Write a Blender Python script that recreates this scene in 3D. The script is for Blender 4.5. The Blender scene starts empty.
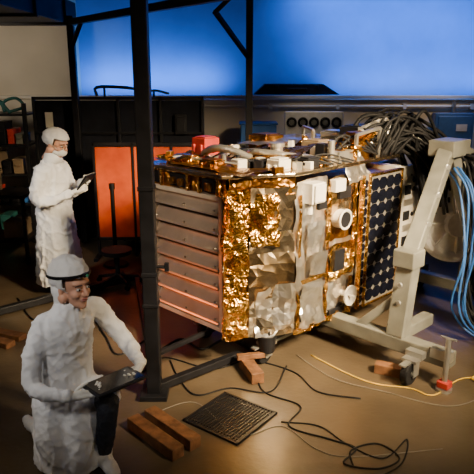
import bpy, bmesh, math, random
from mathutils import Vector, Matrix, noise, Quaternion
random.seed(7)
V=Vector
scene=bpy.context.scene
# ---------------------------------------------------------------- materials
def mat(name,col,rough=.5,metal=0,var=.12,scale=8,bump=0,bscale=40,kind='noise',emis=None,estr=0,trans=0,col2=None,spec=.5,sheen=0,bdist=.03):
    m=bpy.data.materials.new(name); m.use_nodes=True
    nt=m.node_tree; N=nt.nodes; L=nt.links; p=N['Principled BSDF']
    tc=N.new('ShaderNodeTexCoord')
    nz=N.new('ShaderNodeTexNoise'); nz.inputs['Scale'].default_value=scale; nz.inputs['Detail'].default_value=5
    L.new(tc.outputs['Object'],nz.inputs['Vector'])
    cr=N.new('ShaderNodeValToRGB')
    a=[c*(1-var) for c in col]; b=[min(1,c*(1+var)) for c in col] if col2 is None else col2
    cr.color_ramp.elements[0].color=(*a,1); cr.color_ramp.elements[1].color=(*b,1)
    cr.color_ramp.elements[0].position=.35; cr.color_ramp.elements[1].position=.65
    L.new(nz.outputs['Fac'],cr.inputs['Fac']); L.new(cr.outputs['Color'],p.inputs['Base Color'])
    p.inputs['Roughness'].default_value=rough; p.inputs['Metallic'].default_value=metal
    p.inputs['Specular IOR Level'].default_value=spec
    if sheen: p.inputs['Sheen Weight'].default_value=sheen
    if bump:
        if kind=='voronoi':
            t=N.new('ShaderNodeTexVoronoi'); t.inputs['Scale'].default_value=bscale; o=t.outputs['Distance']
            w=N.new('ShaderNodeTexNoise'); w.inputs['Scale'].default_value=bscale*.4
            ad=N.new('ShaderNodeVectorMath'); ad.operation='MULTIPLY_ADD'
            ad.inputs[1].default_value=(.25,.25,.25)
            L.new(tc.outputs['Object'],w.inputs['Vector']); L.new(w.outputs['Color'],ad.inputs[0]); L.new(tc.outputs['Object'],ad.inputs[2])
            L.new(ad.outputs['Vector'],t.inputs['Vector'])
        else:
            t=N.new('ShaderNodeTexNoise'); t.inputs['Scale'].default_value=bscale; t.inputs['Detail'].default_value=4; o=t.outputs['Fac']
            if kind=='cloth': t.inputs['Distortion'].default_value=1.2; t.inputs['Detail'].default_value=3
            L.new(tc.outputs['Object'],t.inputs['Vector'])
        bp=N.new('ShaderNodeBump'); bp.inputs['Strength'].default_value=bump; bp.inputs['Distance'].default_value=bdist
        L.new(o,bp.inputs['Height']); L.new(bp.outputs['Normal'],p.inputs['Normal'])
    return m
M={}
M['floor']=mat('floor_vinyl',(.090,.066,.040),.32,0,.28,1.6,.06,25)
M['wallw']=mat('painted_wall',(.62,.56,.46),.7,0,.05,2,.05,60)
M['wallb']=mat('upper_wall_blue_light',(.16,.36,.78),.8,0,.10,1.2)  # white wall under blue light: the blue is also put into this colour
M['ceil']=mat('ceiling_dark',(.06,.06,.06),.9)
M['black']=mat('black_powder_coat',(.008,.008,.010),.5,0,.3,10,spec=.3)
M['rubber']=mat('black_rubber',(.010,.010,.011),.65,spec=.25)
M['blackcloth']=mat('black_curtain',(.008,.009,.014),.85,0,.3,5,.3,12,spec=.2)
M['gold']=mat('gold_mli_foil',(.66,.30,.035),.27,1,.3,7,.5,22,'voronoi',col2=(.92,.54,.12))
M['dgold']=mat('amber_kapton',(.30,.115,.015),.30,.95,.4,7,.4,16,'voronoi',col2=(.58,.27,.05))
M['sgold']=mat('silver_gold_foil',(.66,.40,.14),.25,1,.2,2.2,.40,9,'voronoi',col2=(.88,.76,.56))
M['silver']=mat('aluminised_foil',(.80,.70,.55),.28,.95,.15,3,.35,10,'voronoi',col2=(.90,.87,.82))
M['alu']=mat('machined_aluminium',(.56,.53,.47),.35,.85,.08,12)
M['slat']=mat('louver_slat_metal',(.74,.62,.50),.36,.8,.10,5,.06,10)
M['frame']=mat('louver_frame_white',(.74,.66,.54),.45,.2,.08,12)
M['grey']=mat('grey_fixture_paint',(.17,.17,.145),.42,.1,.18,6)
M['white']=mat('white_paint',(.62,.58,.50),.5,0,.06,8)
M['cell']=mat('solar_cell',(.005,.006,.012),.16,.2,.4,20)
M['substr']=mat('solar_substrate',(.26,.24,.20),.4,.5,.2,20)
M['red']=mat('red_anodised',(.45,.035,.025),.4,0,.15,10)
M['orange']=mat('orange_screen',(.70,.07,.015),.42,.25,.35,2.2,.08,6,col2=(.85,.14,.03))
M['gown']=mat('cleanroom_fabric',(.78,.79,.81),.8,0,.02,6,.28,9,'cloth',bdist=.03)
M['hood']=mat('hood_fabric',(.74,.73,.71),.78,0,.04,14,.35,30,'cloth',bdist=.010)
M['glove']=mat('nitrile_glove',(.76,.75,.70),.45,0,.05,20)
M['skin']=mat('skin',(.66,.35,.23),.5,0,.08,20,.03,80)
M['lip']=mat('lip',(.42,.15,.12),.45)
M['hair']=mat('brown_hair',(.10,.055,.03),.6,0,.4,60,.6,160)
M['eye']=mat('eye_white',(.6,.56,.52),.3)
M['iris']=mat('iris',(.02,.015,.01),.2)
M['jeans']=mat('dark_trousers',(.018,.022,.035),.8,0,.3,30,.3,60)
M['wood']=mat('timber',(.17,.075,.030),.6,0,.35,14,.2,30)
M['yellow']=mat('yellow_cable',(.75,.48,.03),.45)
M['hivis']=mat('lime_hose',(.62,.72,.06),.4)
M['blue']=mat('blue_plastic',(.03,.13,.42),.45)
M['cab']=mat('blue_grey_enclosure',(.05,.12,.24),.45)
M['teal']=mat('teal_plastic',(.02,.12,.11),.5)
M['tan']=mat('cardboard',(.20,.14,.08),.7)
M['paper']=mat('paper',(.62,.58,.48),.7)
M['greycable']=mat('grey_cable',(.20,.18,.15),.5)
M['screen']=mat('tablet_glass',(.01,.01,.012),.12)
M['duct']=mat('flex_duct_white',(.66,.64,.60),.55,0,.08,20)
M['green']=mat('headlamp_lens',(.1,.5,.3),.2)
M['chrome']=mat('zinc_plate',(.5,.5,.47),.3,.8)

# ---------------------------------------------------------------- mesh builder
def link(o): scene.collection.objects.link(o); return o
def root(name,loc=(0,0,0),rz=0):
    e=bpy.data.objects.new(name,None); e.empty_display_size=.1; e.location=loc; e.rotation_euler=(0,0,rz); link(e); return e
def frame_from(d,up=V((0,0,1))):
    d=V(d).normalized()
    if abs(d.dot(up))>.995: up=V((0,1,0))
    x=up.cross(d).normalized(); y=d.cross(x)
    return Matrix((x,y,d)).transposed()
def cat(pts,n=6):
    pts=[V(p) for p in pts]
    if len(pts)<3: return pts
    out=[]
    P=[pts[0]*2-pts[1]]+pts+[pts[-1]*2-pts[-2]]
    for i in range(1,len(P)-2):
        for k in range(n):
            t=k/n
            out.append(.5*((2*P[i])+(P[i+1]-P[i-1])*t+(2*P[i-1]-5*P[i]+4*P[i+1]-P[i+2])*t*t+(3*P[i]-P[i-1]-3*P[i+1]+P[i+2])*t**3))
    out.append(pts[-1]); return out
class MB:
    def __init__(s): s.bm=bmesh.new()
    def box(s,c,size,rot=None):
        m=Matrix.Translation(V(c))
        if rot is not None:
            m=m@(Matrix.Rotation(rot,4,'Z') if isinstance(rot,(int,float)) else rot.to_4x4())
        m=m@Matrix.Diagonal((*size,1)); bmesh.ops.create_cube(s.bm,size=1,matrix=m); return s
    def beam(s,p,q,w,h=None):
        p=V(p);q=V(q);h=h or w
        return s.box((p+q)/2,(w,h,(q-p).length),frame_from(q-p))
    def cyl(s,p,q,r,r2=None,seg=24):
        p=V(p);q=V(q);r2=r if r2 is None else r2
        m=Matrix.Translation((p+q)/2)@frame_from(q-p).to_4x4()
        bmesh.ops.create_cone(s.bm,cap_ends=True,segments=seg,radius1=r,radius2=r2,depth=(q-p).length,matrix=m); return s
    def ell(s,c,r,rot=None,seg=20):
        m=Matrix.Translation(V(c))
        if rot is not None: m=m@rot.to_4x4()
        m=m@Matrix.Diagonal((*r,1)); bmesh.ops.create_uvsphere(s.bm,u_segments=seg,v_segments=seg*2//3,radius=1,matrix=m); return s
    def loft(s,rings,closed=False):
        R=[[s.bm.verts.new(v) for v in r] for r in rings]; n=len(R[0])
        rr=list(zip(R,R[1:]))
        if closed: rr.append((R[-1],R[0]))
        for a,b in rr:
            for i in range(n): s.bm.faces.new((a[i],a[(i+1)%n],b[(i+1)%n],b[i]))
        if not closed:
            s.bm.faces.new(R[0][::-1]); s.bm.faces.new(R[-1])
        return s
    def tube(s,pts,rad,seg=10,sm=0,round_ends=False):
        pts=[V(p) for p in pts]; n0=len(pts)
        if not isinstance(rad,(list,tuple)): rad=[rad]*n0
        if sm:
            q=cat(pts,sm); rr=[]
            for i in range(len(q)):
                t=i/sm; k=min(int(t),n0-2); f=t-k; rr.append(rad[k]*(1-f)+rad[k+1]*f)
            pts,rad=q,rr
        if round_ends:
            for e in (0,1):
                if e: pts=pts[::-1]; rad=rad[::-1]
                d=(pts[0]-pts[1]).normalized(); r=rad[0]
                pts=[pts[0]+d*r*.92,pts[0]+d*r*.65]+list(pts); rad=[r*.35,r*.76]+list(rad)
        T=[(pts[min(i+1,len(pts)-1)]-pts[max(i-1,0)]).normalized() for i in range(len(pts))]
        F=frame_from(T[0]); x=F.col[0].copy(); rings=[]
        for i,p in enumerate(pts):
            t=T[i]; x=(x-t*x.dot(t)); x.normalize(); y=t.cross(x)
            rings.append([p+(x*math.cos(a)+y*math.sin(a))*rad[i] for a in [2*math.pi*k/seg for k in range(seg)]])
        return s.loft(rings)
    def ring(s,c,axis,R,r,seg=32,ms=8):
        F=frame_from(axis); rings=[]
        for k in range(seg):
            a=2*math.pi*k/seg; d=F@V((math.cos(a),math.sin(a),0)); ax=V(axis).normalized()
            rings.append([V(c)+d*(R+r*math.cos(b))+ax*r*math.sin(b) for b in [2*math.pi*j/ms for j in range(ms)]])
        return s.loft(rings,True)
    def prism(s,poly,z0,z1):
        return s.loft([[V((x,y,z0)) for x,y in poly],[V((x,y,z1)) for x,y in poly]])
    def sheet(s,o,u,v,n,nu,nv,amp,fr=9,seed=0,rag=.0):
        o=V(o);u=V(u);v=V(v);n=V(n).normalized(); g=[]
        for i in range(nu+1):
            row=[]
            for j in range(nv+1):
                a=i/nu;b=j/nv
                p=o+u*a+v*b
                q=p*fr+V((seed*7.1,seed*3.3,seed))
                d=noise.noise(q)+.5*noise.noise(q*2.3)
                e=min(a,1-a,b,1-b)
                if e<1e-6 and rag: p=p+u.normalized()*noise.noise(q*1.7+V((5,0,0)))*rag+v.normalized()*noise.noise(q*1.7+V((0,9,0)))*rag
                p=p+n*(d*amp+abs(noise.noise(q*.6+V((3,3,3))))*amp*1.2)
                row.append(s.bm.verts.new(p))
            g.append(row)
        for i in range(nu):
            for j in range(nv):
                a,b,c,d=g[i][j],g[i+1][j],g[i+1][j+1],g[i][j+1]
                if (i+j)%2: s.bm.faces.new((a,b,c)); s.bm.faces.new((a,c,d))
                else: s.bm.faces.new((a,b,d)); s.bm.faces.new((b,c,d))
        return s
    def build(s,name,m,parent=None,world=False,smooth=False,bevel=0,vox=0,sm=0,disp=None,solid=0,subsurf=0):
        bmesh.ops.recalc_face_normals(s.bm,faces=s.bm.faces)
        me=bpy.data.meshes.new(name); s.bm.to_mesh(me); s.bm.free()
        if vox:
            t=bpy.data.objects.new('tmp',me); link(t)
            r=t.modifiers.new('r','REMESH'); r.mode='VOXEL'; r.voxel_size=vox
            if sm:
                k=t.modifiers.new('s','SMOOTH'); k.factor=.5; k.iterations=sm
            dg=bpy.context.evaluated_depsgraph_get()
            me2=bpy.data.meshes.new_from_object(t.evaluated_get(dg)); bpy.data.objects.remove(t); me=me2; me.name=name; smooth=True
            if disp:
                ns=[v.normal.copy() for v in me.vertices]
                for v,n in zip(me.vertices,ns): v.co=v.co+n*disp(v.co,n)
        o=bpy.data.objects.new(name,me); link(o)
        me.materials.clear(); me.materials.append(M[m] if isinstance(m,str) else m)
        if smooth:
            for p in me.polygons: p.use_smooth=True
        if bevel:
            b=o.modifiers.new('b','BEVEL'); b.width=bevel; b.segments=2; b.limit_method='ANGLE'; b.angle_limit=math.radians(40)
        if solid:
            b=o.modifiers.new('so','SOLIDIFY'); b.thickness=solid
        if parent:
            o.parent=parent
            if world: o.matrix_parent_inverse=Matrix.Translation(-V(parent.location))
        return o
# ---------------------------------------------------------------- room
MB().box((.5,4,-.05),(10,12.4,.1)).build('floor','floor')
MB().box((.5,4,4.25),(10,12.4,.1)).build('ceiling','ceil')
MB().box((-4.55,4,2.1),(.1,12.4,4.2)).build('wall_left','wallw')
MB().box((5.55,4,2.1),(.1,12.4,4.2)).build('wall_right','wallw')
MB().box((.5,-2.15,2.1),(10,.1,4.2)).build('wall_front','wallw')
w=MB(); w.box((1.55,9.75,2.1),(8,.1,4.2)); w.build('wall_back','wallb')
w=MB(); w.box((1.55,9.45,.95),(7.9,.5,1.9)); w.build('wall_back_lower','wallw')
w=MB(); w.box((-3.47,9.45,2.1),(2.06,.5,4.2)); w.build('wall_back_pier','wallw')
w=MB(); w.box((1.55,9.17,1.935),(7.9,.09,.05)); w.build('trim_1','white',bevel=.008)
w=MB(); w.box((-3.47,9.17,1.935),(2.06,.09,.05)); w.build('trim_2','white',bevel=.008)
w=MB(); w.box((1.55,9.185,.06),(7.9,.03,.12)); w.build('baseboard_back','rubber')
r=root('ceiling_duct',(-2.9,6.2,2.95))
MB().box((-2.92,6.5,3.06),(1.4,4.6,.3)).build('duct_body','black',r,True,bevel=.01)
b=MB()
for y in (4.6,5.8,7,8.2): b.box((-2.92,y,3.06),(1.46,.05,.36)); 
for y in (4.6,8.2): b.box((-2.3,y,3.7),(.03,.03,1.0)); b.box((-3.5,y,3.7),(.03,.03,1.0))
b.build('duct_flanges','black',r,True)

# ---------------------------------------------------------------- black partition and orange screen
r=root('black_partition',(-1.6,8.2,0))
b=MB()
for i in range(4):
    b.box((-2.42+i*.56,8.2,.98),(.54,.04,1.9))
b.build('curtain_panels','blackcloth',r,True,bevel=.01)
b=MB()
for i in range(5): b.box((-2.7+i*.56,8.16,.99),(.04,.06,1.98))
b.box((-1.58,8.16,1.96),(2.28,.06,.04)); b.box((-1.58,8.16,1.5),(2.28,.06,.03))
b.build('panel_frame','black',r,True,bevel=.005)
b=MB(); b.cyl((-1.75,8.15,1.98),(-1.75,8.15,2.1),.015); b.cyl((-1.1,8.15,1.98),(-1.1,8.15,2.06),.015)
b.tube([(-1.85,8.15,1.99),(-1.85,8.15,2.1),(-1.5,8.15,2.1),(-1.28,8.15,2.06),(-1.28,8.15,1.99)],.02,8,4)
b.tube([(-1.35,8.15,2.0),(-1.1,8.15,2.06),(-.9,8.15,2.02)],.015,8,4)
b.build('top_pipes','black',r,True,smooth=True)
b=MB(); b.box((-2.5,8.12,1.68),(.1,.01,.2)); b.build('label_paper','paper',r,True)
b=MB(); b.box((-.75,8.12,1.62),(.16,.05,.26)); b.box((-.75,8.09,1.62),(.12,.02,.2)); b.build('junction_box','black',r,True,bevel=.01)

r=root('orange_screen',(-1.1,7.4,0))
b=MB()
for i in range(3):
    b.box((-1.53+i*.48,7.42,.83),(.45,.02,1.15))
b.build('screen_panels','orange',r,True,bevel=.006)
b=MB()
for i in range(4): b.box((-1.77+i*.48,7.42,.73),(.03,.05,1.46))
b.box((-1.05,7.42,1.44),(1.47,.05,.04)); b.box((-1.05,7.42,.24),(1.47,.05,.04))
for x in (-1.77,-.33): b.box((x,7.42,.02),(.05,.5,.04))
b.build('screen_frame','black',r,True,bevel=.004)

# ---------------------------------------------------------------- storage rack
r=root('storage_rack',(-3.3,8.3,0))
b=MB()
for x in (-4.2,-3.5,-2.8):
    for y in (8.05,8.5): b.box((x,y,.95),(.05,.05,1.9))
for z in (.15,.55,.95,1.35,1.75): b.box((-3.5,8.28,z),(1.44,.5,.03))
b.build('rack_frame','black',r,True,bevel=.004)
cols=['teal','tan','black','black','blue','tan','grey','black','red']
k=0
for z in (.165,.565,.965,1.365):
    x=-4.1
    while x<-2.95:
        wd=random.uniform(.08,.20); h=random.uniform(.1,.3); c=cols[random.randrange(len(cols))]
        b=MB(); b.box((x+wd/2,8.22,z+h/2),(wd*.9,.3,h)); b.box((x+wd/2,8.06,z+h*.6),(wd*.5,.02,h*.2)); b.box((x+wd/2,8.22,z+h),(wd*.95,.32,.02))
        b.build('stored_box_%d'%k,c,r,True,bevel=.008); x+=wd+.015;k+=1
b=MB(); b.tube([(-3.0,8.1,1.77),(-3.1,8.15,1.9),(-2.95,8.2,1.96),(-2.85,8.2,1.85),(-3.0,8.1,1.79)],.02,8,5); b.tube([(-3.4,8.1,1.78),(-3.3,8.15,1.95),(-3.15,8.2,1.9),(-3.1,8.2,1.78)],.03,8,5)
b.build('hose_coil','teal',r,True,smooth=True)

r=root('tool_cart',(-2.9,7.3,0))
b=MB(); b.box((-3.0,7.3,.85),(.9,.5,.04)); b.box((-3.0,7.3,.3),(.9,.5,.04))
for x in (-3.42,-2.58):
    for y in (7.08,7.52): b.box((x,y,.46),(.04,.04,.8)); b.cyl((x-.02,y,.05),(x+.02,y,.05),.05)
b.build('cart_frame','black',r,True,bevel=.004)
b=MB(); b.box((-3.1,7.3,.99),(.3,.3,.24)); b.box((-3.1,7.3,1.12),(.32,.32,.03)); b.build('instrument_case','tan',r,True,bevel=.01)
b=MB(); b.box((-2.75,7.3,.42),(.25,.3,.2)); b.cyl((-3.2,7.3,.32),(-3.2,7.3,.6),.1); b.build('lower_canisters','tan',r,True,bevel=.01)

# ---------------------------------------------------------------- gantry frame
gx=-.605
r=root('gantry_frame',(gx,3.96,0))
b=MB()
b.box((gx,3.96,1.62),(.10,.10,3.22))
b.box((gx,3.96,.02),(.2,.2,.04))
b.box((-2.1,8.0,1.5),(.085,.085,2.95)); 
b.box((.15,7.6,1.6),(.085,.085,3.2))
b.beam((-2.1,8,2.9),(.135,4.91,2.9),.075)
b.beam((gx,3.96,3.2),(.15,7.6,3.2),.085)
b.beam((.0,4.9,2.9),(.0,4.9,3.2),.06)
b.beam((-.43,4.93,3.2),(.14,4.91,2.93),.06)
b.beam((.15,7.6,2.45),(-.25,7.1,2.95),.05); b.beam((-.25,7.1,2.93),(.05,7.1,3.2),.05)
b.beam((-2.1,8,2.6),(-1.88,7.7,2.9),.045)
b.beam((gx,3.96,.06),(.02,4.5,.06),.06)
b.beam((gx,3.96,.32),(-.10,4.66,.26),.035)
b.beam((-2.6,5.2,.05),(-1.15,6.5,.05),.07)
b.beam((-1.15,6.5,.05),(gx,4.0,.05),.05)
b.build('frame_members','black',r,True,bevel=.006)
b=MB()
for z in (.95,.72,1.55): b.box((gx,3.96,z),(.112,.112,.03))
b.cyl((gx+.05,3.94,1.0),(gx+.12,3.94,1.0),.012); b.box((gx+.12,3.94,1.0),(.03,.03,.06))
b.build('frame_clamps','black',r,True,bevel=.004)

r=root('barrier_stanchion',(-1.49,7.0,0))
b=MB(); b.cyl((-1.49,7.05,0),(-1.49,7.05,.03),.16,.14); b.cyl((-1.49,7.05,.03),(-1.49,7.05,.95),.025); b.cyl((-1.49,7.05,.95),(-1.49,7.05,1.02),.035)
b.build('post_and_base','black',r,True,bevel=.004)
r=root('work_stool',(-1.33,6.35,0))
b=MB(); sc0=V((-1.33,6.35,0))
for i in range(5):
    a=i*2*math.pi/5+.3; c=sc0+V((0,0,.12)); e=c+V((math.cos(a)*.24,math.sin(a)*.24,-.05)); b.beam(c,e,.035,.03); b.cyl(e+V((0,-.015,-.04)),e+V((0,.015,-.04)),.03)
b.cyl(sc0+V((0,0,.1)),sc0+V((0,0,.36)),.025); b.cyl(sc0+V((0,0,.36)),sc0+V((0,0,.41)),.16,.17)
b.build('stool_body','rubber',r,True,bevel=.004)

# ---------------------------------------------------------------- SATELLITE
S=root('satellite',(-.70,4.98,0),math.radians(-45))
YE=1.9
poly=[(.02,.06),(.88,.06),(1.14,.45),(1.14,YE),(.02,YE)]
MB().prism(poly,.32,1.42).build('bus_body','dgold',S,bevel=.01)
b=MB()
b.box((.03,.0,.87),(.06,.1,1.06)); b.box((.86,.0,.87),(.04,.1,1.06)); b.box((.445,0,1.39),(.87,.1,.035)); b.box((.445,0,.345),(.87,.1,.035))
b.build('louver_frame','frame',S,bevel=.005)
b=MB()
n=7; h=1.02/n
for i in range(n):
    z=.36+i*h
    prof=[(.03,z+h*.98),(.0,z+h*.93),(-.060,z+h*.30),(-.064,z+h*.20),(-.045,z+h*.16),(.02,z+h*.8)]
    b.loft([[V((.06,y,zz)) for y,zz in prof],[V((.84,y,zz)) for y,zz in prof]])
b.build('louver_slats','slat',S)
MB().box((.445,.045,.87),(.8,.02,1.0)).build('louver_backing','black',S)
b=MB()
for i in range(7): 
    z=.36+i*h
    for x in (.10,.45,.80): b.cyl((x,-.062,z+h*.42),(x,-.05,z+h*.45),.008,seg=8)
b.build('louver_rivets','alu',S)
b=MB(); b.sheet((-.02,-.02,1.41),(.92,0,0),(0,0,.15),(0,-1,0),30,6,.015,10,3,.01); b.sheet((-.03,YE,1.41),(0,-YE,0),(0,0,.15),(-1,0,0),40,6,.02,14,8,.01)
b.sheet((.9,-.0,1.41),(.28,.43,0),(0,0,.15),(.83,-.55,0),14,6,.02,10,4,.01)
b.build('upper_foil_band','dgold',S)
b=MB()
for x in (.02,.17,.5,.63,.84): b.box((x,-.045,1.48),(.03,.03,.14))
b.box((.33,-.05,1.545),(.8,.02,.02)); b.build('band_brackets','gold',S,bevel=.004)
b=MB(); b.box((.38,-.035,1.475),(.20,.03,.10)); b.box((.74,-.035,1.475),(.15,.03,.10)); b.box((.10,-.035,1.475),(.10,.03,.09)); b.build('band_recesses','black',S)
b=MB(); b.cyl((.33,-.05,1.47),(.33,-.08,1.47),.03); b.cyl((.43,-.05,1.47),(.43,-.08,1.47),.03); b.box((.74,-.055,1.47),(.07,.02,.06)); b.build('band_connectors','dgold',S)
deck=[(-.07,-.07),(.90,-.07),(1.2,.40),(1.2,YE),(-.07,YE)]
MB().prism(deck,1.545,1.575).build('deck_plate','sgold',S,bevel=.006)
b=MB(); b.sheet((0,0,1.585),(1.1,0,0),(0,1.85,0),(0,0,1),24,40,.022,6,11,.02); b.build('deck_foil','dgold',S)
b=MB()
b.sheet((.87,-.03,.30),(.07,-.05,0),(0,0,1.16),(-.3,-1,0),4,26,.034,8,21,.03)
b.sheet((.90,-.045,.27),(.12,.14,0),(0,0,1.2),(.8,-.6,0),5,24,.034,7,22,.03)
b.build('corner_gold_drape','gold',S)
b=MB()
b.sheet((1.0,.12,.27),(.17,.33,0),(0,0,1.2),(.83,-.55,0),6,14,.036,5,23,.02)
b.build('chamfer_foil','sgold',S)
b=MB()
b.sheet((1.0,.12,1.02),(.12,.20,0),(0,0,.40),(.83,-.55,0),7,9,.04,8,29,.03); b.build('chamfer_gold_blanket','gold',S)
b=MB(); b.sheet((1.03,.16,.27),(.15,.30,0),(0,0,.42),(.83,-.55,0),7,9,.05,6,25,.03)
b.sheet((1.16,.44,.26),(0,.42,0),(0,0,1.24),(1,0,0),7,17,.036,5,31,.015)
b.build('side_foil_front','silver',S)
b=MB()
b.sheet((1.16,.84,.32),(0,.42,0),(0,0,.62),(1,0,0),8,12,.04,7,32,.02)
b.sheet((1.185,.50,.28),(0,.32,0),(0,0,.36),(1,0,0),7,8,.04,6,34,.02)
b.build('side_foil_rear','silver',S)
b=MB(); b.sheet((1.165,.84,1.12),(0,.40,0),(0,0,.36),(1,0,0),8,8,.035,7,33,.02); b.build('side_foil_upper','sgold',S)
b=MB()
b.sheet((1.19,.47,.30),(0,.035,0),(0,0,1.1),(1,0,0),3,30,.012,10,35,.008)
b.sheet((1.19,.83,.28),(0,.045,0),(0,0,1.15),(1,0,0),3,30,.016,10,36,.01)
b.sheet((1.19,.5,.66),(0,.36,0),(0,0,.04),(1,0,0),12,3,.012,10,37,.008)
b.sheet((1.19,.46,.24),(0,.75,0),(0,0,.06),(1,0,0),24,4,.03,10,38,.02)
b.sheet((1.18,1.2,.30),(0,.06,0),(0,0,1.15),(1,0,0),4,30,.016,10,39,.01)
b.sheet((1.2,.86,.62),(0,.34,0),(0,0,.3),(1,0,0),8,8,.04,8,40,.02)
b.build('gold_seams','gold',S)
b=MB(); b.cyl((1.15,1.02,1.12),(1.24,1.02,1.12),.08); b.ring((1.24,1.02,1.12),(1,0,0),.08,.010)
b.box((1.2,.62,1.4),(.12,.16,.16)); b.box((1.27,.62,1.4),(.02,.13,.13)); b.cyl((1.18,.62,1.32),(1.18,.62,1.22),.02); b.box((1.22,.92,1.42),(.06,.14,.1))
b.build('sensor_housing','white',S,bevel=.004)
b=MB(); b.sheet((1.20,.56,.86),(0,.2,0),(0,0,.3),(1,0,0),6,8,.02,8,50,.0); b.sheet((1.24,.56,.74),(0,.2,-.02),(.03,0,.20),(1,0,0),6,6,.02,6,51,.01); b.build('sensor_blanket','silver',S)
b=MB(); b.cyl((1.235,1.02,1.12),(1.245,1.02,1.12),.066); b.box((1.17,1.02,.28),(.05,.22,.10)); b.box((1.175,1.06,1.34),(.05,.16,.10)); b.box((1.215,.97,.78),(.04,.14,.18)); b.box((1.2,.74,1.28),(.03,.1,.06)); b.build('sensor_aperture','black',S)
F=MB()
rings=[]
for i in range(7):
    t=i/6; rr=.005+.085*t; x=1.25+.03*t*t
    rings.append([V((x,1.10+rr*math.cos(a),.44+rr*math.sin(a))) for a in [2*math.pi*k/28 for k in range(28)]])
for i in range(6,-1,-1):
    t=i/6; rr=.005+.085*t; x=1.235+.03*t*t
    rings.append([V((x,1.10+rr*math.cos(a),.44+rr*math.sin(a))) for a in [2*math.pi*k/28 for k in range(28)]])
F.loft(rings); F.cyl((1.15,1.10,.44),(1.24,1.10,.44),.025); F.cyl((1.25,1.1,.44),(1.31,1.1,.44),.008)
F.build('dish_antenna','white',S,smooth=False)
b=MB(); b.box((1.235,1.60,.86),(.03,.50,1.16)); b.box((1.22,1.30,.87),(.035,.09,1.18)); b.build('solar_panel_substrate','substr',S,bevel=.004)
b=MB()
b.box((1.238,1.345,.86),(.045,.018,1.2)); b.box((1.238,1.255,.86),(.045,.014,1.2)); b.box((1.238,1.86,.86),(.045,.024,1.2)); b.box((1.238,1.60,1.45),(.045,.53,.022)); b.box((1.238,1.60,.27),(.045,.53,.022))
b.build('solar_panel_edge','gold',S,bevel=.003)
b=MB()
def cell(y,z,w,h,x):
    c=.25*min(w,h)
    pr=[(-w/2+c,-h/2),(w/2-c,-h/2),(w/2,-h/2+c),(w/2,h/2-c),(w/2-c,h/2),(-w/2+c,h/2),(-w/2,h/2-c),(-w/2,-h/2+c)]
    b.loft([[V((x,y+p,z+q)) for p,q in pr],[V((x+.004,y+p,z+q)) for p,q in pr]])
for i in range(4):
    for j in range(10):
        cell(1.362+(i+.5)*.121,.30+(j+.5)*.112,.118,.108,1.25)
for j in range(14): cell(1.30,.30+(j+.5)*.08,.06,.070,1.2375)
b.build('solar_cells','cell',S)
b=MB(); b.cyl((.58,YE,.88),(.58,2.36,.88),.54,.58,48); b.ring((.58,2.38,.88),(0,1,0),.60,.035,48,8); b.ring((.58,1.98,.88),(0,1,0),.56,.02,48,8)
b.prism([(.1,YE),(1.16,YE),(1.16,YE+.10),(.1,YE+.10)],.3,1.46)
b.box((1.17,2.10,.95),(.05,.28,1.0)); b.box((1.17,2.10,.40),(.05,.20,.2))
b.build('adapter_ring','white',S,bevel=.006)
b=MB()
for k in range(16):
    a=2*math.pi*k/16; b.box((.58+.585*math.cos(a),2.24,.88+.585*math.sin(a)),(.05,.16,.05),Matrix.Rotation(-a,3,'Y'))
for z in (.6,.85,1.1,1.32): b.box((1.2,2.1,z),(.02,.14,.06))
b.build('adapter_brackets','alu',S,bevel=.005)
b=MB(); 
for z in (.72,.97,1.22): b.box((1.2,2.08,z),(.012,.10,.09)); b.cyl((1.19,2.19,z),(1.205,2.19,z),.022)
b.build('adapter_openings','black',S)
def dbox(nm,m,c,s,extra=None):
    q=MB(); q.box(c,s); q.box((c[0],c[1],c[2]+s[2]/2+.006),(s[0]*.8,s[1]*.8,.012)); q.box((c[0]-s[0]*.3,c[1]-s[1]/2-.01,c[2]),(s[0]*.2,.02,s[2]*.4)); q.box((c[0]+s[0]*.25,c[1]-s[1]/2-.01,c[2]),(s[0]*.2,.02,s[2]*.4))
    q.build(nm,m,S,bevel=.008)
dbox('red_connector_box','red',(.08,.52,1.66),(.17,.17,.17))
dbox('white_electronics_box','white',(1.02,.42,1.60),(.13,.14,.12))
dbox('aluminium_box','alu',(.62,.95,1.62),(.3,.22,.08))
dbox('flat_radiator','white',(.35,.85,1.60),(.32,.5,.03))
dbox('brown_box','dgold',(1.05,1.40,1.68),(.14,.22,.22))
dbox('black_box','black',(.9,1.7,1.70),(.28,.3,.24))
dbox('tan_box','tan',(.70,1.30,1.64),(.2,.2,.13))
dbox('star_tracker_base','alu',(.6,1.75,1.66),(.25,.22,.18))
dbox('control_box','black',(.8,1.15,1.63),(.12,.12,.1)); dbox('black_connector_block','black',(1.08,.70,1.61),(.12,.14,.07)); dbox('black_relay','black',(.75,.35,1.60),(.14,.1,.06))
dbox('small_relay','gold',(.3,.15,1.61),(.14,.1,.06)); dbox('small_relay_b','dgold',(.6,.12,1.61),(.18,.12,.06)); dbox('battery_box','dgold',(.18,1.2,1.66),(.22,.25,.14))
rng=random.Random(3)
groups={m:MB() for m in ('alu','black','gold','white','dgold')}
for i in range(64):
    m=rng.choice(list(groups)); x=rng.uniform(.0,1.15); y=rng.uniform(.1,1.8); hh=rng.uniform(.03,.10)+(.10*rng.random() if y>1.0 and x>.5 else 0)
    if i%4==0: groups[m].cyl((x,y,1.575),(x,y,1.575+hh),rng.uniform(.012,.03),seg=12)
    else: groups[m].box((x,y,1.575+hh/2),(rng.uniform(.03,.10),rng.uniform(.03,.12),hh),rng.uniform(-.3,.3))
for m in groups: groups[m].build('deck_fittings_'+m,m,S,bevel=.004)
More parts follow.
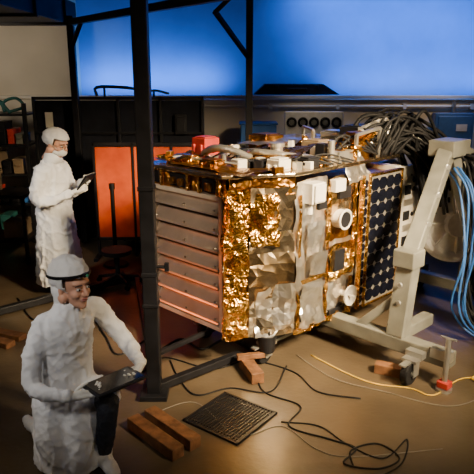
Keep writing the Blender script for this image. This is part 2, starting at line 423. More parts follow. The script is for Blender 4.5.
b=MB(); b.tube([(.25,.35,1.64),(.42,.30,1.70),(.6,.32,1.70),(.75,.4,1.64)],.03,12,5); b.tube([(.5,.6,1.62),(.7,.5,1.68),(.95,.62,1.66),(1.0,.85,1.62)],.025,12,5)
b.tube([(.1,.2,1.60),(.4,.12,1.63),(.8,.2,1.62)],.012,8,5); b.cyl((.82,.62,1.58),(.82,.62,1.72),.05); b.cyl((.82,.62,1.72),(.82,.62,1.75),.065); b.cyl((1.08,1.0,1.58),(1.08,1.0,1.76),.03)
b.box((1.1,1.15,1.62),(.1,.26,.1))
for (x,y,hh) in ((1.15,1.25,.22),(1.15,1.6,.26),(.95,1.05,.16),(.5,1.5,.2),(.3,1.6,.22)): b.beam((x,y,1.57),(x,y,1.57+hh),.025)
b.beam((1.15,1.25,1.79),(1.15,1.6,1.83),.025); b.beam((.5,1.5,1.77),(.3,1.6,1.79),.02)
b.build('deck_tubing','alu',S,smooth=False)
b=MB()
b.sheet((.6,.3,1.60),(.5,.2,.05),(-.1,.45,.07),(0,0,1),12,10,.035,7,61,.03); b.sheet((.9,1.15,1.66),(.3,-.0,.0),(0,.35,.12),(.3,0,1),10,10,.04,9,62,.03)
b.sheet((.05,.0,1.60),(.3,.05,.02),(0,.35,.03),(0,0,1),8,8,.03,9,66,.03)
b.build('loose_blanket','gold',S)
b=MB()
b.sheet((1.22,1.05,1.40),(0,.3,.04),(-.08,.0,.2),(1,0,.3),10,7,.04,7,63,.03); b.sheet((.1,.9,1.66),(.5,0,.03),(0,.8,.02),(0,0,1),12,14,.03,6,64,.03)
b.sheet((1.05,1.5,1.62),(.12,.3,.08),(-.1,.0,.2),(1,-.3,.3),8,6,.04,7,65,.03)
b.build('white_shroud','silver',S)
b=MB()
for i in range(60):
    x=random.uniform(.85,1.2); y=random.uniform(1.5,1.95)
    x2=random.uniform(1.1,1.5); y2=random.uniform(2.05,2.6)
    zt=random.uniform(1.68,1.92)
    b.tube([(x,y,1.58),(x+random.uniform(-.05,.1),y+.1,zt),((x+x2)/2+random.uniform(-.1,.1),(y+y2)/2,zt+random.uniform(-.05,.04)),(x2,y2,random.uniform(1.4,1.6)),(x2+random.uniform(-.05,.12),y2+.1,random.uniform(1.0,1.3))],random.uniform(.010,.02),6,5)
for i in range(24):
    y=random.uniform(.9,1.7); b.tube([(1.0,y,1.6),(1.05,y+.15,random.uniform(1.66,1.8)),(1.1,y+.35,random.uniform(1.62,1.78)),(1.15,y+.6,1.6)],.010,6,5)
for i in range(16):
    x=random.uniform(.2,.9); y=random.uniform(.3,1.0); b.tube([(x,y,1.59),(x+.12,y+.1,random.uniform(1.62,1.68)),(x+.2,y+.3,random.uniform(1.60,1.66)),(x+.35,y+.5,1.59)],.007,6,5)
b.build('cable_harness','rubber',S,smooth=True)
b=MB()
for i in range(7):
    x2=random.uniform(1.2,1.5); y2=random.uniform(2.2,2.7)
    b.tube([(1.0,1.8,1.6),(1.15,1.9,random.uniform(1.7,1.88)),(x2,y2,1.5),(x2+.1,y2+.1,1.0)],.010,6,5)
b.build('harness_white_cables','paper',S,smooth=True)
b=MB(); b.box((1.0,.35,.27),(.2,.2,.1)); b.cyl((1.05,.28,.12),(1.05,.28,.27),.06,.08); b.cyl((.80,.2,.16),(.80,.2,.3),.05); b.build('thruster_cluster','black',S,bevel=.006)

# ---------------------------------------------------------------- DOLLY
D=root('spacecraft_dolly',(-.70,4.98,0),math.radians(-45))
b=MB()
for x in (.3,1.0): b.box((x,1.65,.21),(.1,2.6,.10))
for y in (.45,2.85): b.box((.65,y,.21),(.8,.1,.1))
b.box((1.62,1.0,.22),(1.3,.12,.12)); b.box((1.62,2.6,.22),(1.3,.11,.11))
for x in (.3,1.0):
    for y in (.6,1.75): b.box((x,y,.29),(.09,.09,.07))
b.beam((1.80,1.0,.27),(1.80,1.10,.92),.15,.12)
b.beam((1.80,1.08,.86),(1.62,1.95,1.66),.13,.12)
b.beam((1.80,1.5,.27),(1.80,1.0,.28),.1,.1)
b.beam((1.86,2.6,.27),(1.60,2.05,1.66),.13,.12)
b.beam((2.05,2.6,.27),(1.75,2.75,1.4),.13,.12)
b.beam((1.75,2.75,1.4),(1.6,2.1,1.66),.12,.1)
b.box((1.6,2.02,1.66),(.24,.32,.14)); b.beam((1.6,2.0,1.58),(1.15,2.55,1.2),.12,.1)
b.box((.65,2.60,.88),(1.2,.1,.5)); b.box((.65,2.72,.55),(.5,.2,.65))
b.beam((1.80,1.06,.62),(1.45,1.0,.26),.07)
b.box((1.80,1.09,.90),(.18,.18,.14))
b.build('dolly_structure','grey',D,bevel=.010)
b=MB()
for t in (.1,.35,.6,.85):
    p=V((1.80,1.08,.86)).lerp(V((1.62,1.95,1.66)),t); b.cyl(p+V((.06,-.05,-.01)),p+V((.09,-.07,-.01)),.022)
for z in (.4,.55,.7): b.cyl((1.80,.99,z),(1.80,.97,z),.02)
b.build('dolly_fittings','chrome',D,bevel=.003)
b=MB(); ax=V((.75,-.66,0)); c=V((1.52,2.5,.88))
b.ring(c,ax,.34,.06,40,10); b.cyl(c-ax*.12,c+ax*.02,.33,.33,40); b.cyl(c+ax*.02,c+ax*.07,.14,.12)
for k in range(8):
    F_=frame_from(ax); a=k*math.pi/4; d=F_@V((math.cos(a),math.sin(a),0)); b.beam(c+ax*.03+d*.13,c+ax*.03+d*.31,.03,.02)
b.build('rotation_ring','duct',D,bevel=.004)
k=0
for (x,y,rr) in ((1.0,.33,.08),(.3,.33,.08),(2.02,.86,.095),(2.2,2.6,.085),(.3,2.9,.08),(1.0,2.9,.08)):
    b=MB(); b.cyl((x-.03,y-.04,rr),(x+.03,y-.04,rr),rr,seg=28); b.build('caster_wheel_%d'%k,'rubber',D,bevel=.01)
    b=MB(); 
    for s_ in (-.045,.045): b.box((x+s_,y-.02,rr+.03),(.008,.08,rr*1.2))
    b.box((x,y,rr*2+.005),(.12,.12,.02)); b.cyl((x-.05,y-.04,rr),(x+.05,y-.04,rr),.025); b.box((x,y-.1,rr*2),(.05,.12,.012)); b.build('caster_fork_%d'%k,'chrome',D); k+=1
b=MB()
def jack(x,y,h):
    b.cyl((x,y,.0),(x,y,.02),.06); b.cyl((x,y,.02),(x,y,h),.02); b.cyl((x-.06,y,h),(x+.06,y,h),.008)
jack(2.26,.92,.42)
b.box((2.2,.96,.26),(.16,.06,.08)); b.box((2.02,.92,.22),(.14,.1,.05))
b.build('levelling_screws','chrome',D)
b=MB(); b.box((2.26,.92,.05),(.09,.08,.05)); b.build('jack_foot','red',D,bevel=.006)

r=root('flexible_air_ducts',(-.70,4.98,0),math.radians(-45))
def ribbed(mb,pts,rad,sm=14):
    q=cat(pts,sm); rr=[rad*(1.0 if i%2 else .88) for i in range(len(q))]; mb.tube(q,rr,14)
b=MB()
ribbed(b,[(1.75,2.25,1.40),(1.95,2.2,1.2),(2.0,2.15,.9),(2.05,2.1,.5),(2.35,2.2,.12),(2.9,2.4,.1)],.045)
b.build('duct_hoses','duct',r,smooth=True)
b=MB()
for i in range(22):
    o=random.uniform(-.12,.12); p=random.uniform(-.12,.12)
    b.tube([(1.6+o,2.2+p,1.6),(1.8+o,2.2+p,1.5),(1.95+p,2.1+o,1.0+p),(1.95+o,2.0+p,.5),(2.2+p,2.0+o,.1),(2.8,2.2+o*2,.03)],random.uniform(.008,.016),6,6)
b.build('purge_lines','rubber',r,smooth=True)
b=MB()
for i in range(4):
    o=random.uniform(-.08,.08); p=random.uniform(-.08,.08)
    b.tube([(1.68+o,1.95+p,1.5),(1.85+o,1.9+p,1.3),(1.95+p,1.8+o,.8+p),(1.95+o,1.75+p,.3),(2.2+p,1.9+o,.05),(2.8,2.2+o*2,.03)],.010,6,6)
b.build('blue_lines','blue',r,smooth=True)
r=root('lime_hose_bundle',(-.70,4.98,0),math.radians(-45))
b=MB()
for i in range(5):
    o=random.uniform(-.06,.06); p=random.uniform(-.06,.06)
    b.tube([(1.9+o,2.1,1.35+p),(2.05+o,2.0,1.12+p),(1.98,1.95+o,.98+p),(2.12,2.05,.8),(2.02+o,1.95,.6+p),(2.2+o,2.0,.25),(2.4,2.0+o,.03)],.012,8,6)
b.build('hoses','hivis',r,smooth=True)
r=root('yellow_power_cable',(-.70,4.98,0),math.radians(-45))
b=MB()
for i in range(2):
    o=i*.05; b.tube([(2.9,2.5+o,.02),(2.7,1.9+o,.02),(2.45,1.6-o,.02),(2.65,1.4+o,.02),(2.35,1.2+o,.02),(2.5,1.6+o,.03),(2.9,2.0+o,.02)],.008,6,8)
b.build('cable','yellow',r,smooth=True)

# ---------------------------------------------------------------- far equipment
r=root('gauge_board_cabinet',(1.1,8.6,0))
b=MB(); b.box((1.07,8.62,.7),(.9,.4,1.2)); b.box((1.07,8.5,1.55),(.82,.06,.44)); b.build('cabinet_body','duct',r,True,bevel=.02)
b=MB()
for i in range(5): b.ring((.76+i*.155,8.46,1.62),(0,1,0),.055,.018,24,6)
b.build('gauge_rings','black',r,True,smooth=True)
b=MB()
for i in range(5): b.cyl((.76+i*.155,8.45,1.62),(.76+i*.155,8.47,1.62),.035)
b.build('gauge_faces','grey',r,True)
r=root('blue_storage_bin',(.3,8.6,0))
b=MB(); b.box((.3,8.6,1.47),(.5,.35,.24)); b.box((.3,8.6,1.60),(.54,.39,.03)); b.box((.3,8.41,1.48),(.2,.03,.05)); b.build('bin','blue',r,True,bevel=.015)
b=MB(); b.box((.3,8.6,1.33),(.6,.45,.03)); 
for x in (.04,.56):
    for y in (8.42,8.78): b.box((x,y,.66),(.04,.04,1.32))
b.build('bin_stand','grey',r,True)
r=root('wall_shadow_block',(.9,9.4,1.96))  # added black block on the ledge, shaped as a dark wall shadow
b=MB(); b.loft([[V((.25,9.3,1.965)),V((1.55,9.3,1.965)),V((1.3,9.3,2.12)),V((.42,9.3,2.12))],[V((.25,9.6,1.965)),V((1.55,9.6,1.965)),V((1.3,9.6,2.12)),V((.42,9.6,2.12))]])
b.box((.9,9.28,2.05),(.3,.03,.03)); b.box((.6,9.285,2.08),(.05,.02,.06)); b.box((1.2,9.285,2.08),(.05,.02,.06)); b.build('shadow_shell','black',r,True,bevel=.01)
r=root('electrical_enclosure',(3.25,9.1,1.2))
b=MB(); b.box((3.22,9.1,1.22),(.58,.18,.98)); b.box((3.22,9.0,1.22),(.5,.02,.9)); b.box((3.02,8.985,1.2),(.03,.03,.1)); b.build('enclosure_box','cab',r,True,bevel=.01)
b=MB(); b.box((3.32,8.985,1.5),(.16,.008,.1)); b.build('warning_label','paper',r,True)
b=MB(); b.cyl((3.22,9.1,1.71),(3.22,9.1,1.9),.025); b.build('conduit','alu',r,True)
r=root('wall_conduit',(2.2,9.15,1))
b=MB(); b.cyl((-2.2,9.15,1.8),(5.2,9.15,1.8),.02); 
for i in range(7): b.box((-1.5+i,9.16,1.8),(.05,.06,.08))
b.build('conduit_run','wallw',r,True)
r=root('supply_cart',(3.9,7.4,0))
b=MB(); b.box((3.75,7.6,.75),(.9,.5,.04)); b.box((3.75,7.6,.25),(.9,.5,.04))
for x in (3.33,4.17):
    for y in (7.38,7.82): b.box((x,y,.43),(.04,.04,.72)); b.cyl((x-.02,y,.04),(x+.02,y,.04),.04)
b.build('cart_frame','grey',r,True,bevel=.005)
b=MB(); b.box((3.5,7.6,.9),(.24,.26,.26)); b.cyl((3.85,7.6,.77),(3.85,7.6,1.05),.09); b.cyl((3.85,7.6,1.05),(3.85,7.6,1.12),.04); b.build('supplies','white',r,True,bevel=.01)
b=MB(); b.box((3.6,7.6,.39),(.4,.3,.24)); b.box((3.6,7.6,.52),(.43,.33,.03)); b.build('tote','blue',r,True,bevel=.01)

# ---------------------------------------------------------------- floor items
def tb(name,p,q,w=.09,h=.09,z=0):
    b=MB(); p=V((*p,z+h/2)); q=V((*q,z+h/2)); b.box((p+q)/2,((q-p).length,w,h),math.atan2(q.y-p.y,q.x-p.x)); b.build(name,'wood',r,True,bevel=.005)
r=root('timber_blocking',(-.5,3.3,0))
tb('timber_a',(-.70,3.56),(-.36,3.20),.09,.08); tb('timber_b',(-.60,3.66),(-.26,3.30),.09,.08); 
r=root('timber_blocking',(.1,4.2,0))
tb('timber_a',(.06,4.42),(.16,4.12),.1,.09); tb('timber_c',(.0,4.35),(.22,4.4),.05,.04,.09)
r=root('timber_blocking',(1.25,4.25,0))
tb('timber_a',(1.10,4.33),(1.38,4.2),.09,.08)
r=root('timber_blocking',(-2.2,4.8,0))
tb('timber_a',(-2.25,4.9),(-1.95,4.75),.1,.05); tb('timber_b',(-2.2,5.02),(-1.9,4.9),.1,.05)
r=root('floor_vent_grille',(-.045,3.66,0),math.radians(-37))
b=MB(); 
for s_ in (-1,1): b.box((s_*.225,0,.008),(.015,.465,.016)); b.box((0,s_*.225,.008),(.465,.015,.016))
for i in range(18): b.box((-.21+i*.0247,0,.007),(.012,.44,.010))
for i in range(5): b.box((0,-.18+i*.09,.006),(.44,.012,.010))
b.build('grille_bars','black',r,bevel=0)
MB().box((0,0,.002),(.45,.45,.003)).build('grille_backing','rubber',r)
r=root('floor_cables',(0.4,3.9,0))
def cb(nm,m,pts,rad=.007):
    q=MB(); q.tube([(x,y,rad+.001) for x,y in pts],rad,6,8); q.build(nm,m,r,True,smooth=True)
cb('cable_1','rubber',[(.15,4.35),(.2,4.0),(.45,3.8),(.35,3.55),(.6,3.4),(.75,3.3),(.65,3.15),(.85,3.1),(1.0,3.2),(.9,3.35),(.72,3.28),(.7,3.12)],.006)
cb('cable_2','rubber',[(-.55,4.5),(-.45,4.2),(-.3,3.95),(-.05,4.05),(.25,4.0),(.4,4.4)],.006)
cb('cable_3','greycable',[(-.6,3.7),(-.3,3.85),(.0,3.45),(.3,3.55),(.5,3.3),(.72,3.22),(1.3,3.3)],.003)
cb('cable_4','rubber',[(-2.3,5.9),(-1.9,5.3),(-1.5,5.5),(-1.2,5.0),(-1.0,4.6),(-.8,4.9)],.008)
cb('cable_5','greycable',[(.5,4.6),(.75,4.2),(1.1,4.0),(1.5,3.8),(1.9,3.95),(2.3,3.9)],.004)
cb('cable_6','yellow',[(.62,4.6),(.85,4.3),(1.05,4.12),(1.3,4.05),(1.45,3.95),(1.75,4.2),(2.1,4.2),(2.3,4.5)],.005)
cb('cable_7','rubber',[(-.7,4.6),(-.5,4.9),(-.3,4.7),(-.1,4.9),(.1,4.7)],.01)
cb('cable_8','rubber',[(.3,3.6),(.55,3.55),(.7,3.35),(.9,3.2),(1.1,3.4),(1.0,3.15),(.8,3.0)],.005)
cb('cable_9','rubber',[(-.75,4.3),(-.6,4.55),(-.2,4.35),(.1,4.5),(.45,4.3),(.6,4.0),(.9,3.9)],.006)

# ---------------------------------------------------------------- people helpers
def Rfrom(x,z):
    x=V(x).normalized(); z=V(z); z=(z-x*z.dot(x)).normalized(); y=z.cross(x); return Matrix((x,y,z)).transposed()
def hand(par,name,wrist,fdir,back,side,curl=.9,thumb=.5,scale=1.0):
    R=Rfrom(fdir,back); b=MB(); W=V(wrist)
    P=lambda x,y,zz: W+R@(V((x,y*side,zz))*scale)
    b.tube([P(-.03,0,0),P(.0,0,0),P(.045,0,0),P(.09,.002,0)],[.026*scale,.025*scale,.028*scale,.02*scale],12,0,True)
    for y in (-.026,-.009,.009,.027): b.tube([P(.02,y*.7,0),P(.06,y,0),P(.092,y,.0)],[.013*scale,.0135*scale,.0105*scale],8,0,True)
    for i,(y,l,sp) in enumerate(((.030,.072,.08),(.0095,.082,.02),(-.0115,.076,-.04),(-.031,.060,-.12))):
        p=V((.09,y,0)); a=.15; pts=[P(*p)]
        for f,seg in enumerate((.45,.32,.26)):
            a+=curl*(.35+.25*f); p=p+V((math.cos(a)*seg*l*1.0,math.sin(sp)*seg*l,-math.sin(a)*seg*l)); pts.append(P(*p))
        b.tube(pts,[.0098*scale,.0092*scale,.0085*scale,.0075*scale],8,2,True)
    b.tube([P(.015,.02,-.004),P(.04,.042,-.014),P(.065,.052,-.03*thumb-.01),P(.09,.05,-.05*thumb-.01)],[.014*scale,.0125*scale,.0105*scale,.0085*scale],8,3,True)
    b.build(name,'glove',par,True,vox=.0032,sm=2)
def head(par,pre,c,yaw,pitch,roll=0,glasses=False,kind='hood',sc=1.0,mask=False):
    R=(Matrix.Rotation(yaw,3,'Z')@Matrix.Rotation(-pitch,3,'Y')@Matrix.Rotation(roll,3,'X')); C=V(c)
    P=lambda x,y,z:C+R@(V((x,y,z))*sc)
    E=lambda b,c_,r_:b.ell(P(*c_),[q*sc for q in r_],R)
    b=MB()
    E(b,(-.012,0,.025),(.098,.076,.1)); E(b,(.03,0,-.03),(.06,.058,.085)); E(b,(.045,0,-.085),(.045,.042,.032)); E(b,(.072,0,-.1),(.022,.024,.018))
    E(b,(.066,0,.03),(.028,.056,.016)); E(b,(.06,.036,-.03),(.03,.024,.024)); E(b,(.06,-.036,-.03),(.03,.024,.024))
    b.tube([P(.084,0,.022),P(.100,0,-.006),P(.112,0,-.026)],[.007*sc,.010*sc,.013*sc],10,3,True)
    E(b,(.100,.011,-.03),(.010,.008,.008)); E(b,(.100,-.011,-.03),(.010,.008,.008)); E(b,(.082,0,-.055),(.016,.026,.022))
    for s_ in (1,-1):
        E(b,(-.005,s_*.078,-.01),(.018,.009,.032)); E(b,(.0,s_*.07,-.055),(.03,.02,.03))
    b.tube([P(-.02,0,-.05),P(-.03,0,-.12),P(-.045,0,-.19)],[.054*sc,.052*sc,.058*sc],16)
    b.build(pre+'head',"skin",par,True,vox=.0055,sm=3)
    b=MB(); E(b,(.0955,0,-.053),(.008,.022,.005)); E(b,(.0935,0,-.063),(.008,.019,.006)); b.build(pre+'lips','lip',par,True,smooth=True)
    b=MB(); [E(b,(.082,s_*.030,.0),(.012,.013,.0075)) for s_ in (1,-1)]; b.build(pre+'eyes','eye',par,True,smooth=True)
    b=MB(); [E(b,(.0905,s_*.031,.0),(.005,.0062,.0062)) for s_ in (1,-1)]; b.build(pre+'irises','iris',par,True,smooth=True)
    b=MB(); [b.tube([P(.089,s_*.012,.020),P(.095,s_*.03,.026),P(.080,s_*.05,.020)],[.004*sc,.0045*sc,.003*sc],8,3) for s_ in (1,-1)]; b.build(pre+'eyebrows','hair',par,True,smooth=True)
    if glasses:
        b=MB()
        for s_ in (1,-1):
            b.ring(P(.104,s_*.032,-.002),R@V((1,s_*.2,0)),.021,.0018,20,6); b.tube([P(.1,s_*.052,.004),P(.05,s_*.08,.006),P(-.01,s_*.084,.0)],.002,6)
        b.tube([P(.106,.011,.004),P(.106,-.011,.004)],.002,6); b.build(pre+'glasses','black',par,True,smooth=True)
    if mask:
        b=MB(); E(b,(.068,0,-.060),(.050,.052,.046)); E(b,(.04,0,-.07),(.05,.066,.036)); b.build(pre+'face_mask','hood',par,True,vox=.006,sm=2)
        b=MB()
        for s_ in (1,-1): b.tube([P(.06,s_*.06,-.03),P(.0,s_*.084,.01),P(-.03,s_*.088,.03)],.002*sc,6)
        b.build(pre+'mask_straps','paper',par,True)
    def shell(name,m,cen,rad,cut,fold,thick,seg=40):
        q=MB(); q.ell((0,0,0),(1,1,1),None,seg)
        for v in list(q.bm.verts):
            co=V((v.co.x*rad[0]+cen[0],v.co.y*rad[1]+cen[1],v.co.z*rad[2]+cen[2]))
            d=1+fold*noise.noise(co*38)+fold*.6*noise.noise(co*70)
            v.co=V((cen[0]+(co.x-cen[0])*d,cen[1]+(co.y-cen[1])*d,cen[2]+(co.z-cen[2])*d))
        dead=[v for v in q.bm.verts if cut(v.co)]
        bmesh.ops.delete(q.bm,geom=dead,context='VERTS')
        for v in q.bm.verts: v.co=P(*v.co)
        q.build(name,m,par,True,smooth=True,solid=thick)
    shell(pre+'hair','hair',(-.016,0,.028),(.101,.080,.104),lambda c:(c.x>.035 and c.z<.075) or c.z<-.075 or (c.x>.0 and c.z<-.0),.02,.003)
    if kind=='hood':
        shell(pre+'hood','hood',(-.026,0,.052),(.122,.100,.108),lambda c:(c.x>.035 and c.z<.066) or c.z<-.035 ,.07,.004,56)
        q=MB(); rings=[]
        for i,(z,rx,ry,cx) in enumerate(((.02,.098,.088,-.03),(-.04,.092,.086,-.034),(-.085,.078,.076,-.036),(-.13,.070,.074,-.04),(-.18,.085,.10,-.045))):
            rings.append([P(cx+rx*math.cos(a),ry*math.sin(a)*(1+.03*math.sin(9*a+i)),z-(.030*math.cos(a) if z<-.05 else 0)) for a in [math.radians(-180+ (k/31)*360) for k in range(32)]])
        q.loft(rings)
        kill=[f for f in q.bm.faces if len(f.verts)>4 or (lambda l:(l.x>.012*sc and l.z>-.125*sc))(R.inverted()@(f.calc_center_median()-C))]
        bmesh.ops.delete(q.bm,geom=kill,context='FACES')
        q.build(pre+'hood_cowl','hood',par,True,smooth=True,solid=.004)
    else:
        shell(pre+'bouffant_cap','hood',(-.022,0,.045),(.122,.098,.100),lambda c:(c.x>.03 and c.z<.062) or c.z<.0-.02,.06,.003,48)
    return P,R
def folds(A=.012,f=9,st=.35):
    def d(co,n):
        q=V((co.x*f,co.y*f,co.z*f*st)); a=noise.noise(q+V((3,1,7)))
        b=(1-abs(noise.noise(q*1.6+V((0,0,5))))*2.2)
        b=max(0,b)**3
        c=noise.noise(V((co.x*10+co.z*8,co.y*10-co.z*7,co.z*4)))
        c2=max(0,1-abs(c)*3)**2
        e=noise.noise(V((co.x*16-co.z*12,co.y*16+co.z*10,co.z*9)))
        e2=max(0,1-abs(e)*3.2)**2
        return A*(a*.8+b*.7+c2*.6+e2*.3-.6)
    return d
def ering(c,f,s,rf,rs,n=28,pw=1.0,up=V((0,0,1))):
    out=[]
    for k in range(n):
        a=2*math.pi*k/n; ca,sa=math.cos(a),math.sin(a)
        out.append(V(c)+V(f)*rf*math.copysign(abs(ca)**pw,ca)+V(s)*rs*math.copysign(abs(sa)**pw,sa))
    return out

# ---------------------------------------------------------------- KNEELING TECHNICIAN
K=root('kneeling_technician',(-1.02,3.25,0))
f=V((.72,-.69,0)); s=V((.69,.72,0))
b=MB()
c0=V((-1.03,3.28,0))
rings=[]
for (z,df,ds,rf,rs) in ((.02,.05,-.02,.235,.24),(.10,.05,-.02,.225,.225),(.22,.03,-.01,.20,.205),(.35,.0,0,.175,.195),(.46,-.01,0,.150,.178),(.58,.0,0,.133,.165),(.70,.02,0,.13,.165),(.82,.04,0,.128,.175),(.90,.05,0,.112,.175),(.95,.058,0,.09,.135),(.99,.065,0,.070,.085),(1.03,.07,0,.060,.064)):
    rings.append(ering(c0+f*df+s*ds+V((0,0,z)),f,s,rf,rs))
b.loft(rings)
shR=V((-1.115,3.17,.895)); shL=V((-.87,3.43,.91))
b.tube([shR+s*.06,shR,V((-1.155,3.09,.75)),V((-1.15,3.03,.61)),V((-1.05,2.97,.585)),V((-.93,2.955,.575))],[.066,.068,.058,.054,.046,.036],14,4,True)
b.tube([shL-s*.06,shL,V((-.79,3.47,.79)),V((-.70,3.465,.67)),V((-.64,3.38,.635)),V((-.585,3.29,.61))],[.066,.068,.056,.053,.046,.036],14,4,True)
b.tube([V((-1.0,3.36,.38)),V((-.88,3.27,.42)),V((-.77,3.17,.45))],[.13,.11,.08],14,3,True)
b.tube([V((-1.12,3.22,.38)),V((-1.09,3.12,.22)),V((-1.05,3.07,.10))],[.12,.11,.085],14,3,True)
b.tube([V((-1.06,3.1,.09)),V((-1.18,3.25,.09)),V((-1.28,3.42,.08))],[.08,.075,.06],12,3,True)
b.tube([V((-.90,3.2,.36)),V((-.93,3.14,.2)),V((-.95,3.10,.06))],[.11,.10,.11],12,3,True)
kd=folds(.013,7,.45)
b.build('gown','gown',K,True,vox=.010,sm=8,disp=lambda co,n:kd(co,n) if co.z>.03 else 0)
b=MB(); b.tube([V((-.79,3.18,.44)),V((-.755,3.12,.43)),V((-.77,3.12,.28)),V((-.80,3.15,.10))],[.075,.07,.062,.05],14,4,True); b.build('trouser_leg','jeans',K,True,vox=.01,sm=2,disp=folds(.006,12,.6))
b=MB(); b.tube([V((-.81,3.18,.16)),V((-.81,3.18,.07)),V((-.80,3.14,.05)),V((-.745,3.06,.042)),V((-.705,3.0,.036))],[.055,.052,.050,.046,.034],12,3,True)
b.tube([V((-1.28,3.42,.08)),V((-1.36,3.5,.05)),V((-1.40,3.54,.06))],[.05,.045,.035],12,3,True); b.build('shoe_covers','hood',K,True,vox=.009,sm=2,disp=folds(.004,20,1))
b=MB(); b.tube([V((-.955,2.955,.577)),V((-.905,2.955,.574))],[.036,.031],14); b.tube([V((-.60,3.315,.617)),V((-.578,3.27,.605))],[.036,.031],14); b.build('knit_cuffs','hood',K,True,smooth=True)
P,R=head(K,'',(-.945,3.245,1.122),math.radians(-34),math.radians(-2),0,False,'hood',1.08)
b=MB(); 
pts=[P(-.026+.124*math.cos(a),.103*math.sin(a),.062+.016*math.cos(a)) for a in [2*math.pi*k/32 for k in range(32)]]
rr=[]
for k in range(32):
    p=pts[k]; up=R@V((0,0,1)); o=(p-P(-.022,0,.062)).normalized(); rr.append([p+up*.008+o*.003,p+up*.008-o*.004,p-up*.008-o*.004,p-up*.008+o*.003])
b.loft(rr,True); b.build('headlamp_strap','black',K,True)
b=MB(); b.box(P(.106,0,.080),(.025,.036,.022),R); b.build('headlamp_body','black',K,True,bevel=.005)
b=MB(); b.cyl(P(.116,0,.080),P(.122,0,.080),.008); b.build('headlamp_lens','green',K,True)
hand(K,'hand_right',(-.905,2.957,.572),(.80,.42,-.05),(-.1,0,-1),-1,.55,.6)
hand(K,'hand_left',(-.578,3.27,.603),(-.25,-.93,-.2),(.5,-.1,-1),1,.6,.6)
TR=root('tablet_computer',(-.70,3.085,.592))
Lx=V((.76,.64,.06)).normalized(); Tz=V((-.12,.05,1)); Rt=Rfrom(Lx,Tz)
b=MB(); b.box((-.70,3.085,.594),(.31,.225,.016),Rt); b.build('tablet_shell','black',TR,True,bevel=.006)
b=MB(); b.box(V((-.70,3.085,.594))+Rt@V((0,0,.009)),(.28,.19,.002),Rt); b.build('tablet_screen','screen',TR,True)

# ---------------------------------------------------------------- STANDING TECHNICIAN
T=root('standing_technician',(-1.91,6.18,0))
o=V((-1.91,6.18,0)); yw=math.radians(-14); Rz=Matrix.Rotation(yw,3,'Z')
W=lambda x,y,z:o+Rz@V((x,y,z))
f=Rz@V((1,0,0)); s=Rz@V((0,1,0))
b=MB(); rings=[]
for (z,cx,rf,rs) in ((.11,.0,.245,.25),(.3,.0,.225,.235),(.55,.0,.20,.22),(.8,-.01,.175,.205),(.95,-.015,.165,.195),(1.1,-.01,.155,.19),(1.25,0,.155,.2),(1.36,.0,.135,.205),(1.43,.005,.10,.155),(1.48,.01,.075,.08),(1.53,.02,.066,.068)):
    rings.append(ering(W(cx,0,z),f,s,rf,rs))
b.loft(rings)
b.tube([W(0,-.13,1.37),W(0,-.18,1.35),W(-.03,-.24,1.2),W(0,-.25,1.07),W(.13,-.21,1.09),W(.25,-.13,1.15)],[.08,.08,.072,.07,.055,.040],14,4,True)
b.tube([W(0,.13,1.37),W(0,.18,1.35),W(0,.24,1.2),W(.04,.25,1.08),W(.16,.2,1.15),W(.27,.1,1.24)],[.08,.08,.072,.07,.055,.040],14,4,True)
b.build('gown','gown',T,True,vox=.013,sm=4,disp=folds(.022,8,.22))
b=MB()
for sy in (-.1,.1):
    b.tube([W(0,sy,.4),W(-.01,sy,.12),W(-.02,sy,.07),W(.06,sy,.045),W(.15,sy,.04)],[.08,.06,.052,.048,.038],12,3,True)
b.build('boot_covers','hood',T,True,vox=.011,sm=2,disp=folds(.005,20,1))
P,R=head(T,'',W(.065,0,1.645),yw-math.radians(8),math.radians(-20),0,True,'bouffant',1.10,True)
b=MB(); rr=[ering(W(.01,0,1.44),f,s,.10,.12),ering(W(.012,0,1.49),f,s,.085,.09),ering(W(.02,0,1.545),f,s,.078,.078)]; b.loft(rr); b.build('collar','gown',T,True,smooth=True)
hand(T,'hand_right',W(.265,-.12,1.155),f*.8+s*.45+V((0,0,.25)),-s+V((0,0,-.5))+f*.3,-1,.8,.6)
hand(T,'hand_left',W(.285,.09,1.25),f*.7-s*.6+V((0,0,.3)),f+s*.4+V((0,0,.5)),1,.8,.6)
b=MB(); Rn=Rfrom(s,(-f*.9+V((0,0,.6)))); b.box(W(.345,-.02,1.235),(.2,.24,.018),Rn); b.build('notebook_cover','black',T,True,bevel=.003)
b=MB(); b.box(W(.345,-.02,1.235)+Rn@V((0,0,.011)),(.19,.23,.006),Rn); b.build('notebook_pages','paper',T,True)
T.scale=(1.08,1.08,.97)

# ---------------------------------------------------------------- lights
def aim(o,t): o.rotation_euler=(V(t)-o.location).to_track_quat('-Z','Y').to_euler()
def area(nm,loc,t,size,e,col,sy=None,spread=None):
    l=bpy.data.lights.new(nm,'AREA'); l.energy=e; l.color=col; l.size=size
    if sy: l.shape='RECTANGLE'; l.size_y=sy
    if spread: l.spread=math.radians(spread)
    o_=bpy.data.objects.new(nm,l); o_.location=loc; link(o_); aim(o_,t); return o_
def spot(nm,loc,t,e,col,ang,blend=.5,rad=.15):
    l=bpy.data.lights.new(nm,'SPOT'); l.energy=e; l.color=col; l.spot_size=math.radians(ang); l.spot_blend=blend; l.shadow_soft_size=rad
    o_=bpy.data.objects.new(nm,l); o_.location=loc; link(o_); aim(o_,t); return o_
area('blue_uplight',(-1.3,9.35,2.05),(-1.3,9.75,2.7),2.2,24,(.10,.35,1),.1)
area('blue_uplight_wide',(2.7,9.35,2.05),(2.7,9.75,2.8),3.4,20,(.10,.35,1),.1)
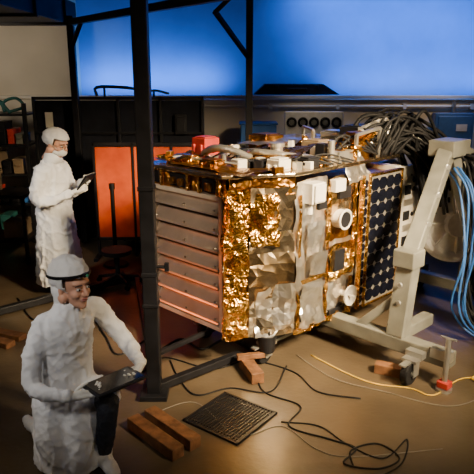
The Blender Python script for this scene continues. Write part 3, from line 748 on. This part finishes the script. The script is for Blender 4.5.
area('blue_overhead',(2.4,8.5,3.9),(2.6,9.75,2.7),3.2,42,(.08,.32,1),.4,90)
area('key_satellite',(3.0,1.6,3.7),(.55,4.9,.9),1.0,165,(1,.76,.46),1.0,46)
spot('key_louver',(-2.8,2.6,3.4),(-.35,4.9,1.0),300,(1,.78,.56),22,.6,.35)
spot('louver_orange',(-2.0,4.5,.4),(-.35,4.7,.6),36,(1,.22,.05),50,.8,.25)
spot('screen_wash',(-.9,6.3,2.9),(-1.5,7.4,1.1),240,(1,.55,.3),28,1,.2)
spot('key_people',(-1.7,.6,3.2),(-1.02,3.3,.95),190,(1,.94,.87),22,.6,.3)
spot('rim_people',(-3.2,3.0,3.0),(-1.1,3.25,.7),110,(1,.93,.84),24,.6,.3)
spot('key_standing',(-3.3,3.6,3.3),(-1.95,6.2,1.15),360,(1,.92,.82),23,.7,.25)
spot('floor_pool',(1.2,3.4,4.0),(.7,4.15,0),130,(1,.70,.36),24,1,.2)
spot('floor_pool_left',(-1.9,1.2,3.9),(-1.75,2.9,0),110,(1,.68,.30),22,1,.2)
spot('top_deck_light',(.2,3.6,4.0),(.7,5.4,1.6),70,(1,.80,.55),30,.8,.3)
spot('pier_wash',(-3.9,6.3,2.4),(-3.3,9.2,2.6),120,(1,.84,.62),60,1,.3)
spot('wall_wash',(3.4,7.4,3.8),(2.6,9.2,1.4),150,(1,.72,.44),46,1,.2)
spot('wall_wash_mid',(.9,7.2,3.6),(1.1,9.0,1.4),75,(1,.82,.6),34,1,.2)
area('soft_fill',(.0,1.0,4.1),(.1,4.5,.5),3,7,(1,.86,.68),2)
wd=bpy.data.worlds.new('world'); scene.world=wd; wd.use_nodes=True
wd.node_tree.nodes['Background'].inputs[0].default_value=(.4,.4,.5,1); wd.node_tree.nodes['Background'].inputs[1].default_value=.03
# ---------------------------------------------------------------- camera
cam=bpy.data.cameras.new('camera'); cam.lens=45.6; cam.sensor_width=36
co=bpy.data.objects.new('camera',cam); co.location=(0,0,2.3); co.rotation_euler=(math.radians(90-15.4),0,0); link(co); scene.camera=co
